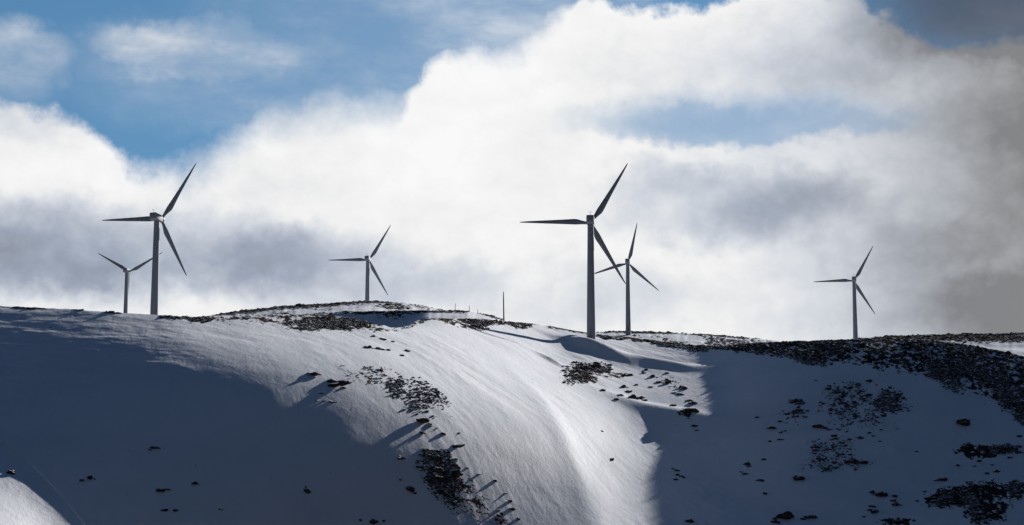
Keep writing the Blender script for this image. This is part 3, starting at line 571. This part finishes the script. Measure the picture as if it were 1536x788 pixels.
stone_field('saddle_stones', 'thin dark bands of small stones on the middle ridge beneath the lone pole', [(630,890,-1,16,1)], 1100, 2.3, .6, 2)
stone_field('moor_stones', 'wide dark stony moor covering the right crest below the single right turbine', [(890,1090,-1,14,.10),(1080,1600,-1,110,.9)], 11000, 2.8, .52, 3, hgt=1.2)
stone_field('slope_stones', 'patch of many small dark stones on the lit slope left of centre', [(490,690,550,620,1)], 800, 3.2, .46, 4)
stone_field('gully_stones', 'dense dark tongue of stones running down at the lower left shade edge', [(625,800,675,792,1)], 1300, 4.0, .50, 5)
stone_field('basin_stones', 'dark patch of crowded stones on the bright snow basin right of centre', [(845,985,540,612,.8),(985,1050,550,640,.2)], 760, 3.5, .56, 6)
stone_field('shade_stones', 'sparse patches of small dark stones on the right shaded slope', [(1140,1360,560,712,1)], 800, 3.0, .52, 7)
stone_field('corner_stones', 'big ragged dark clump of stones in the lower right corner', [(1380,1560,660,795,.9),(1310,1375,772,795,.1)], 1700, 4.2, .66, 8)

def ridge_stones(name, hill, label, n, size, seed):
    r = np.random.default_rng(seed); x, y, z, bb, ds = GR[hill]; Vs = []; Fs = []; nv = 0
    bases = [rock_shape(400+k, I1) for k in range(5)]
    i = r.integers(38, x.shape[0]-1, n*12); j = r.integers(0, x.shape[1]-1, n*12); a = r.uniform(0, 1, n*12); b = r.uniform(0, 1, n*12)
    # equal chance per metre of ground seen, so weight by how thin the row is
    ok = r.uniform(0, 1, n*12) < np.clip(bb[i, j]-.25, 0, 1)*1.3
    i, j, a, b = (q[ok][:n] for q in (i, j, a, b))
    f = lambda A: A[i, j]*(1-a)*(1-b)+A[i, j+1]*b*(1-a)+A[i+1, j]*a*(1-b)+A[i+1, j+1]*a*b
    for px_, py_, pz_ in zip(f(x), f(y), f(z)):
        V, Fc = bases[r.integers(5)]; s = size*r.lognormal(0, .4)
        W = V*np.array([s*r.uniform(1, 1.8), s, s*r.uniform(.5, .9)])+np.array([px_, py_, pz_]); Vs.append(W); Fs.append(Fc+nv); nv += len(W)
    o = link(name, np_mesh(name, np.concatenate(Vs), np.concatenate(Fs), False), M_ROCK); tag(o, label, 'stony ground'); o['kind'] = 'stuff'
ridge_stones('far_moor_stones', 'right_far_moor', 'dark stony skyline behind the snow strip at the far right edge', 3500, .55, 31)
ridge_stones('summit_stones', 'turbine_hill', 'thin dark stony rim on the rounded hill under the middle turbine', 1400, .45, 32)
ridge_stones('middle_stones', 'middle_hill', 'specks of dark stone on the middle hill beneath the marker poles', 900, .4, 33)
ridge_stones('snow_hill_stones', 'far_snow_hill', 'fine dark stony line on the far snow hill right of the largest turbine', 1400, .5, 34)

# ---------------------------------------------------------------- wind turbines
R_ = 23.5
def blade_mesh():
    # station: radius, chord, thickness, twist(deg), leading-edge offset
    st = [(.9,.95,.95,0,.0),(1.8,1.0,.95,0,.0),(3.0,1.35,.8,16,.12),(4.6,2.0,.55,15,.34),(5.6,2.05,.46,13,.38),(8,1.75,.34,10,.32),(11,1.45,.27,7,.26),(14.5,1.15,.2,5,.2),(18,.85,.14,3,.15),(21,.58,.09,1,.1),(22.8,.36,.05,0,.06),(23.5,.10,.02,0,.02)]
    rings = []
    for z, c, t, tw, off in st:
        P = []
        for k in range(20):
            a = 2*math.pi*k/20
            x = .5*c*math.cos(a); y = .5*t*math.sin(a)*(1 if c < 1.1 else (1-.0+.55*math.cos(a)))
            x += off
            ca, sa = math.cos(math.radians(tw)), math.sin(math.radians(tw))
            P.append((x*ca-y*sa, x*sa+y*ca, z))
        rings.append(np.array(P))
    V, Fs, n = loft(rings); Fs.append(tuple(range(n))[::-1]); Fs.append(tuple(range(len(V)-n, len(V))))
    return poly_mesh('blade', V, Fs)
def rounded_box(x0, x1, y0, y1, z0, z1, r, ny=10, taper=.85):
    rings = []
    ys = [(y0, .72), (y0+.12, .9), (y0+.4, 1), ((y0+y1)/2, 1.0), (y1-.9, .97), (y1-.25, taper), (y1, taper*.86)]
    cx, cz = (x0+x1)/2, (z0+z1)/2; hx, hz = (x1-x0)/2, (z1-z0)/2
    for y, s in ys:
        P = []
        for (sx, sz, a0) in ((1,1,0),(-1,1,90),(-1,-1,180),(1,-1,270)):
            for k in range(5):
                a = math.radians(a0+k*22.5)
                P.append((cx+s*(sx*(hx-r)+r*math.cos(a)), y, cz+s*(sz*(hz-r)+r*math.sin(a))))
        rings.append(np.array(P))
    V, Fs, n = loft(rings); Fs = [f[::-1] for f in Fs]; Fs.append(tuple(range(n))); Fs.append(tuple(range(len(V)-n, len(V)))[::-1])
    return V, Fs
def tube(p0, p1, r0, r1, seg=8):
    p0 = np.array(p0, float); p1 = np.array(p1, float); d = p1-p0; d /= np.linalg.norm(d)
    u = np.cross(d, [0, 0, 1] if abs(d[2]) < .9 else [1, 0, 0]); u /= np.linalg.norm(u); w = np.cross(d, u)
    rings = [np.array([p+r*(u*math.cos(6.2832*k/seg)+w*math.sin(6.2832*k/seg)) for k in range(seg)]) for p, r in ((p0, r0), (p1, r1))]
    V, Fs, n = loft(rings); Fs.append(tuple(range(n))[::-1]); Fs.append(tuple(range(n, 2*n))); return V, Fs
def join(parts):
    V = []; Fs = []; n = 0
    for v, f in parts:
        V.append(np.asarray(v, float)); Fs += [tuple(i+n for i in q) for q in f]; n += len(v)
    return np.concatenate(V), Fs
HUBZ, OVER = 40.0, 3.5
def make_turbine():
    root = bpy.data.objects.new('wind_turbine', None); COL.objects.link(root)
    prof = [(1.50,-12)]+[(1.48-.49*k/24, k*38.4/24) for k in range(25)]+[(1.0,38.62)]
    tw = link('tower', lathe('tower', prof, 40), M_TOWER, root)
    V, Fs = rounded_box(-.45, .45, -1.56, -1.30, .9, 3.1, .1); link('door', poly_mesh('door', V, Fs), M_STEEL, tw)
    V, Fs = rounded_box(-1.25, 1.25, -3.6, 2.7, 38.62, 41.15, .38); na = link('nacelle', poly_mesh('nacelle', V, Fs), M_TOWER, root)
    V, Fs = join([tube((.1,-2.9,41.1), (.1,-2.9,42.3), .05, .035), tube((-.35,-2.9,42.1), (.55,-2.9,42.1), .03, .03), tube((-.35,-2.9,42.1), (-.35,-2.9,42.45), .09, .05), tube((.55,-2.9,42.1), (.55,-2.9,42.4), .09, .03)])
    link('wind_vane', poly_mesh('wind_vane', V, Fs), M_STEEL, na)
    # spinner: lathe turned to point along +y
    me = lathe('hub', [(1.05,0),(1.12,.25),(1.12,1.1),(1.0,1.6),(.72,2.1),(.35,2.42),(.02,2.5)], 28)
    hb = link('hub', me, M_BLADE, root); hb.rotation_euler = (-math.pi/2, 0, 0); hb.location = (0, 2.6, HUBZ)
    bm_ = blade_mesh(); bm_.materials.append(M_BLADE)
    for k in range(3):
        b = bpy.data.objects.new('blade', bm_); COL.objects.link(b); b.parent = root; b.location = (0, OVER, HUBZ)
    return root
def kids(o): return [c for c in COL.objects if c.parent == o]
def copy_turbine(src):
    r = src.copy(); COL.objects.link(r)
    for c in kids(src):
        d = c.copy(); COL.objects.link(d); d.parent = r
        for g in kids(c):
            e = g.copy(); COL.objects.link(e); e.parent = d
    return r
# tower-top px u, hub px v, rotor radius px, yaw away (deg), angle of first blade (deg, ccw from right), label
TURB = [(235.4,326.5,100.5,19,56.5,'large turbine at left whose nacelle side catches the sun'),
        (190.3,406.5,59.5,12,28.3,'small far turbine behind the left crest with two blades raised in a V'),
        (551.7,388.5,62.8,8,58.5,'mid-sized turbine on the rounded snowy hill left of the centre'),
        (885.8,331,108.,4,58.6,'largest turbine, with the thickest tower, standing on the skyline right of centre'),
        (941.5,393,63.8,5,77,'turbine just right of the largest one, standing on the far snow hill'),
        (1281.,419.5,61,6,60.5,'lone dark turbine above the stony crest on the far right')]
proto = make_turbine()
for i, (u, v, rp, yaw, ang, lab) in enumerate(TURB):
    t = proto if i == 0 else copy_turbine(proto)
    hub = at(u, v, F*R_/rp); top = np.array(hub)
    t.location = (top[0], top[1], top[2]-HUBZ); t.rotation_euler = (0, 0, -math.radians(yaw))
    print('turbine', i, t.location[:], 'ground', back_height(top[0], top[1]))
    tag(t, lab, 'wind turbine', 'wind turbines along the snowy ridge')
    bl = [c for c in kids(t) if c.name.startswith('blade')]
    for k, b in enumerate(bl): b.rotation_euler = (0, math.radians(90-(ang+120*k)), 0)

# ---------------------------------------------------------------- poles
def pole(u, v0, v1, depth, r0, r1, name, label, group=None, cap=True, lean=0, wood=True):
    a = at(u, v1, depth); h = (v1-v0)*depth/F/math.cos(PITCH)
    parts = [tube((0,0,-3), (lean*h*.8,0,h*.8), r0, (r0+r1)/2, 10), tube((lean*h*.8,0,h*.8), (lean*h,0,h), (r0+r1)/2*.9, r1, 10)]
    V, Fs = join(parts); root = bpy.data.objects.new(name, None); COL.objects.link(root); root.location = a
    link('shaft', poly_mesh('shaft', V, Fs), M_WOOD if wood else M_STEEL, root)
    if cap:
        V, Fs = join([tube((lean*h,0,h-.05), (lean*h,0,h+.55), .05, .03, 6), tube((lean*h-.12,0,h), (lean*h+.12,0,h), .09, .09, 6)])
        link('insulator', poly_mesh('insulator', V, Fs), M_STEEL, root)
    tag(root, label, 'pole', group)
pole(755.9, 438.5, 480.5, 905, .27, .14, 'utility_pole', 'tall bare dark pole standing alone on the skyline left of the largest turbine', lean=-.018)
pole(682, 455.5, 468, 1060, .14, .08, 'marker_pole', 'thin marker pole on the middle ridge, leftmost of the three on its skyline', 'marker poles on the middle ridge', cap=False, lean=.09)
pole(704, 458.5, 469, 1060, .14, .08, 'marker_pole', 'thin marker pole on the middle ridge, second of the three on its skyline', 'marker poles on the middle ridge', cap=False)
pole(716.5, 464, 472, 1060, .12, .08, 'marker_pole', 'short marker pole on the middle ridge, nearest to the tall lone pole', 'marker poles on the middle ridge', cap=False)
pole(583, 460, 469, 1055, .10, .07, 'marker_pole', 'faint thin stake on the middle hill just right of the mid-sized turbine', 'stakes below the rounded snowy hill', cap=False)
pole(606, 459, 468.5, 1055, .10, .07, 'marker_pole', 'faint thin stake on the middle hill, second one right of the mid-sized turbine', 'stakes below the rounded snowy hill', cap=False)

# ---------------------------------------------------------------- sky, clouds, sun
w = bpy.data.worlds.new('World'); sc.world = w; w.use_nodes = True
nt = w.node_tree; nt.nodes.clear()
out = nd(nt, 'ShaderNodeOutputWorld')
sky = nd(nt, 'ShaderNodeTexSky', sky_type='NISHITA', sun_disc=False, sun_elevation=SUN_EL, sun_rotation=SUN_AZ)
sky.altitude = 1500; sky.air_density = 1.0; sky.dust_density = SKY_DUST; sky.ozone_density = 2.5
tc = nd(nt, 'ShaderNodeTexCoord'); sp = nd(nt, 'ShaderNodeSeparateXYZ'); nt.links.new(tc.outputs['Generated'], sp.inputs[0])
azm = mth(nt, 'ARCTAN2', sp.outputs[0], sp.outputs[1]); elv = mth(nt, 'ARCSINE', sp.outputs[2])
pu = mth(nt, 'MULTIPLY_ADD', azm, 4000*.975, 768.)                      # azimuth, 4000 units per radian
pv = mth(nt, 'MULTIPLY_ADD', elv, -4000., 394+4000*math.radians(12))    # elevation, growing downward
cb = nd(nt, 'ShaderNodeCombineXYZ'); nt.links.new(pu, cb.inputs[0]); nt.links.new(pv, cb.inputs[1])
def wn(scale, detail=5, rough=.55, off=(0,0,0), aspect=1., lac=2.):
    mp = nd(nt, 'ShaderNodeMapping'); mp.inputs['Location'].default_value = off; mp.inputs['Scale'].default_value = (1/scale/aspect, 1/scale, 1); nt.links.new(cb.outputs[0], mp.inputs[0])
    n = nd(nt, 'ShaderNodeTexNoise'); n.inputs['Scale'].default_value = 1; n.inputs['Detail'].default_value = detail; n.inputs['Roughness'].default_value = rough; n.inputs['Lacunarity'].default_value = lac
    nt.links.new(mp.outputs[0], n.inputs['Vector']); return mth(nt, 'SUBTRACT', n.outputs[0], .5)
def curve(x, pts, x0, x1, y0, y1):
    """y(x) through points, straight between them and rounded"""
    n = nd(nt, 'ShaderNodeFloatCurve'); c = n.mapping.curves[0]
    P = [((a-x0)/(x1-x0), (b-y0)/(y1-y0)) for a, b in pts]
    c.points[0].location = P[0]; c.points[1].location = P[-1]
    for p in P[1:-1]: c.points.new(*p)
    n.mapping.update()
    nt.links.new(mth(nt, 'DIVIDE', mth(nt, 'SUBTRACT', x, float(x0)), float(x1-x0), clamp=True), n.inputs[1])
    return mth(nt, 'MULTIPLY_ADD', n.outputs[0], float(y1-y0), float(y0))
wx = wn(150, 5, .55, (3,1,0)); wy = wn(150, 5, .55, (9,5,2))
bx = wn(38, 5, .6, (31,7,0)); by = wn(38, 5, .6, (5,19,0))
qu = mth(nt, 'ADD', pu, mth(nt, 'ADD', mth(nt, 'MULTIPLY', wx, 90.), mth(nt, 'MULTIPLY', bx, 44.)))
qv = mth(nt, 'ADD', pv, mth(nt, 'ADD', mth(nt, 'MULTIPLY', wy, 80.), mth(nt, 'MULTIPLY', by, 46.)))
def blob(cu, cv, ru, rv, a=None, edge=0., u=None, v=None):
    dx = mth(nt, 'DIVIDE', mth(nt, 'SUBTRACT', u or qu, float(cu)), float(ru)); dy = mth(nt, 'DIVIDE', mth(nt, 'SUBTRACT', v or qv, float(cv)), float(rv))
    d2 = mth(nt, 'ADD', mth(nt, 'MULTIPLY', dx, dx), mth(nt, 'MULTIPLY', dy, dy))
    n = nd(nt, 'ShaderNodeMapRange', interpolation_type='SMOOTHSTEP'); n.inputs[1].default_value = 1.; n.inputs[2].default_value = edge; nt.links.new(d2, n.inputs[0])
    return mth(nt, 'MULTIPLY', n.outputs[0], a) if a is not None else n.outputs[0]
def add(*l):
    r = l[0]
    for x in l[1:]: r = mth(nt, 'ADD', r, x)
    return r
def mx(*l):
    r = l[0]
    for x in l[1:]: r = mth(nt, 'MAXIMUM', r, x)
    return r
# upper edge of the cloud bank against azimuth
TOP = [(-3000,330),(-1500,260),(-700,300),(-300,200),(-60,170),(60,182),(120,195),(165,235),(215,262),(280,262),(320,240),(370,195),(430,160),(520,150),(585,148),(615,110),(640,78),(710,70),(760,72),(800,45),(850,12),(900,0),(960,8),(1020,12),(1080,15),(1150,0),(1250,-8),(1300,15),(1350,40),(1400,72),(1450,90),(1536,80),(1800,40),(2400,120),(4500,240)]
top = curve(qu, TOP, -3000, 4500, -100, 500)
d_top = mth(nt, 'SUBTRACT', qv, top)                     # >0 inside the bank
soft = curve(pu, [(-3000,60),(0,22),(250,40),(350,75),(600,80),(640,30),(800,70),(870,16),(1300,14),(1536,22),(4500,60)], -3000, 4500, 0, 100)
cov = mth(nt, 'DIVIDE', d_top, soft)
cov = sstep(nt, cov, -.5, .9)
hole = blob(1110, 192, 310, 68, .56, .0)
hole = mth(nt, 'MULTIPLY', hole, sstep(nt, qv, 222, 204))
hole2 = blob(1010, 180, 190, 34, .12, .0)
veil = add(wn(120, 6, .6, (1,1,7), 2.2), 0.0)
veilm = sstep(nt, veil, -.12, .30)
wisp = mx(blob(305, 85, 215, 66, .80, .0), blob(10, 120, 120, 90, .55), blob(420, 95, 110, 50, .40, .0), blob(540, 90, 360, 190, .30), blob(780, 20, 260, 120, .5), blob(520, 170, 200, 80, .35), blob(360, 120, 320, 120, .34), blob(1500, 60, 160, 50, .3), blob(385, 150, 14, 50, .35))
wisp = mth(nt, 'MULTIPLY', wisp, mth(nt, 'MULTIPLY_ADD', veilm, 1.1, .3))
cov = mth(nt, 'SUBTRACT', cov, add(hole, hole2))
cov = mth(nt, 'MAXIMUM', cov, wisp, clamp=True)
high = sstep(nt, elv, math.radians(20), math.radians(34))        # bank thins out overhead
cov = mth(nt, 'MULTIPLY', cov, mth(nt, 'SUBTRACT', 1., high))
cov = mth(nt, 'MAXIMUM', cov, mth(nt, 'MULTIPLY', high, sstep(nt, wn(900, 6, .6, (4,4,4)), .04, .3)))
# brightness of the clouds: sunlit vapour near the sun side, thicker grey undersides elsewhere
rl = wn(80, 6, .52, (2,8,1), 1.5); rl2 = wn(230, 5, .5, (7,3,1), 1.6)
g = add(blob(60, 385, 560, 95, .50), blob(200, 450, 420, 60, .05), blob(520, 415, 300, 85, .30), blob(430, 380, 130, 60, .04), blob(1500, 20, 300, 110, .35, .1), blob(300, 90, 330, 120, .16), blob(1150, 100, 420, 90, .12), blob(300, 290, 300, 60, .04), blob(1090, 305, 240, 95, .40), blob(980, 270, 120, 50, .12), blob(1200, 345, 230, 110, .16), blob(1390, 385, 120, 50, .12), blob(1180, 450, 420, 70, .10), blob(760, 440, 330, 70, .16), blob(10, 420, 250, 80, .10),
        blob(1480, 480, 170, 60, .16), blob(640, 330, 200, 40, .05), blob(1130, 195, 260, 45, .18), blob(60, 150, 160, 120, .22), blob(1180, 110, 260, 50, .05), blob(1440, 200, 170, 50, .08))
east = sstep(nt, pu, 1030, 1680)
calm = mth(nt, 'MULTIPLY_ADD', east, -.72, 1.)
west = mth(nt, 'MULTIPLY', sstep(nt, pu, 220, -500), .22)
g = add(g, east, west)
g = mth(nt, 'ADD', mth(nt, 'MULTIPLY', g, .80), .05); g = mth(nt, 'ADD', g, mth(nt, 'MULTIPLY', wn(24, 4, .6, (8,2,5), 1.3), .06)); g = mth(nt, 'ADD', g, mth(nt, 'MULTIPLY', mth(nt, 'ADD', mth(nt, 'MULTIPLY', rl, .22), mth(nt, 'MULTIPLY', rl2, .40)), calm))
# thick parts just inside the edge are brightest
puff = mth(nt, 'SUBTRACT', .09, mth(nt, 'ABSOLUTE', wn(62, 5, .55, (12,4,9), 1.2)))
g = mth(nt, 'ADD', g, mth(nt, 'MULTIPLY', puff, .32))
g = mth(nt, 'MINIMUM', mth(nt, 'MAXIMUM', g, 0.), .79)
ramp = nd(nt, 'ShaderNodeValToRGB'); nt.links.new(g, ramp.inputs[0])
e = ramp.color_ramp.elements
e[0].position = 0; e[0].color = CW; e[1].position = 1; e[1].color = (.085, .093, .115, 1)
for p_, c_ in ((.12, tuple(k*.92 for k in CW[:3])+(1,)), (.32, (.66, .70, .77, 1)), (.55, (.37, .42, .52, 1)), (.78, (.205, .222, .265, 1))):
    x = ramp.color_ramp.elements.new(p_); x.color = c_
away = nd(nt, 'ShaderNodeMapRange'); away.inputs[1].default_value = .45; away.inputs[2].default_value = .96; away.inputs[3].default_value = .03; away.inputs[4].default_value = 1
# clouds overhead and behind the camera are dimmed so shaded slopes stay dark
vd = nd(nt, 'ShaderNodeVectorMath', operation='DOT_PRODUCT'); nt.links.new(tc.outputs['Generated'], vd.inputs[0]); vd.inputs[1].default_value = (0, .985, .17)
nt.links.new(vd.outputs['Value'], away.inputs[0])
cov = mth(nt, 'MAXIMUM', cov, mth(nt, 'MULTIPLY', sstep(nt, vd.outputs['Value'], .93, .60), mth(nt, 'ADD', .78, mth(nt, 'MULTIPLY', wn(900, 5, .6, (6,1,4)), .9)), clamp=True))  # unseen cloud cover added overhead and behind, to cut skylight on shaded snow
bgc = nd(nt, 'ShaderNodeBackground')
hs = nd(nt, 'ShaderNodeHueSaturation'); nt.links.new(ramp.outputs[0], hs.inputs['Color']); nt.links.new(mth(nt, 'MULTIPLY_ADD', east, -.95, 1.), hs.inputs['Saturation'])
overhead = mixc(nt, sstep(nt, vd.outputs['Value'], .93, .6), hs.outputs[0], (.30, .52, 1.15, 1)); nt.links.new(overhead, bgc.inputs[0]); nt.links.new(mth(nt, 'MULTIPLY', away.outputs[0], CLOUD), bgc.inputs[1])  # the added cover is tinted blue to colour the shaded snow
bgs = nd(nt, 'ShaderNodeBackground'); shs = nd(nt, 'ShaderNodeHueSaturation'); shs.inputs['Saturation'].default_value = 1.18; shs.inputs['Hue'].default_value = .49; nt.links.new(sky.outputs[0], shs.inputs['Color']); dark = mixc(nt, blob(1600, -30, 420, 210, .85, .15), shs.outputs[0], (.95, 1.02, 1.35, 1)); nt.links.new(dark, bgs.inputs[0]); bgs.inputs[1].default_value = SKY
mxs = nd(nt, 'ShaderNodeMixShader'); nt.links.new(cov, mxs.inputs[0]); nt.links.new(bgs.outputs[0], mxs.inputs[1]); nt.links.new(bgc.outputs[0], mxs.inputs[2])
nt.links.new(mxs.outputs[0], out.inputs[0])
w.cycles.sampling_method = 'MANUAL'; w.cycles.sample_map_resolution = 1024

sl = bpy.data.lights.new('sun', 'SUN'); so = bpy.data.objects.new('sun', sl); COL.objects.link(so)
sl.energy = 5.0; sl.angle = math.radians(.6); sl.color = (1, .96, .915)
from mathutils import Vector
so.rotation_euler = Vector((-math.sin(SUN_AZ)*math.cos(SUN_EL), -math.cos(SUN_AZ)*math.cos(SUN_EL), -math.sin(SUN_EL))).to_track_quat('-Z', 'Y').to_euler()

# ---------------------------------------------------------------- camera and view
cd = bpy.data.cameras.new('camera'); co = bpy.data.objects.new('camera', cd); COL.objects.link(co)
cd.sensor_width = 36; cd.lens = 36*F/1536; cd.clip_end = 60000; cd.clip_start = 1
co.location = (0, 0, 0); co.rotation_euler = (math.pi/2+PITCH, 0, 0)
sc.camera = co
sc.view_settings.view_transform = 'Standard'; sc.view_settings.look = 'None'; sc.view_settings.gamma = 1; sc.view_settings.exposure = EXPO
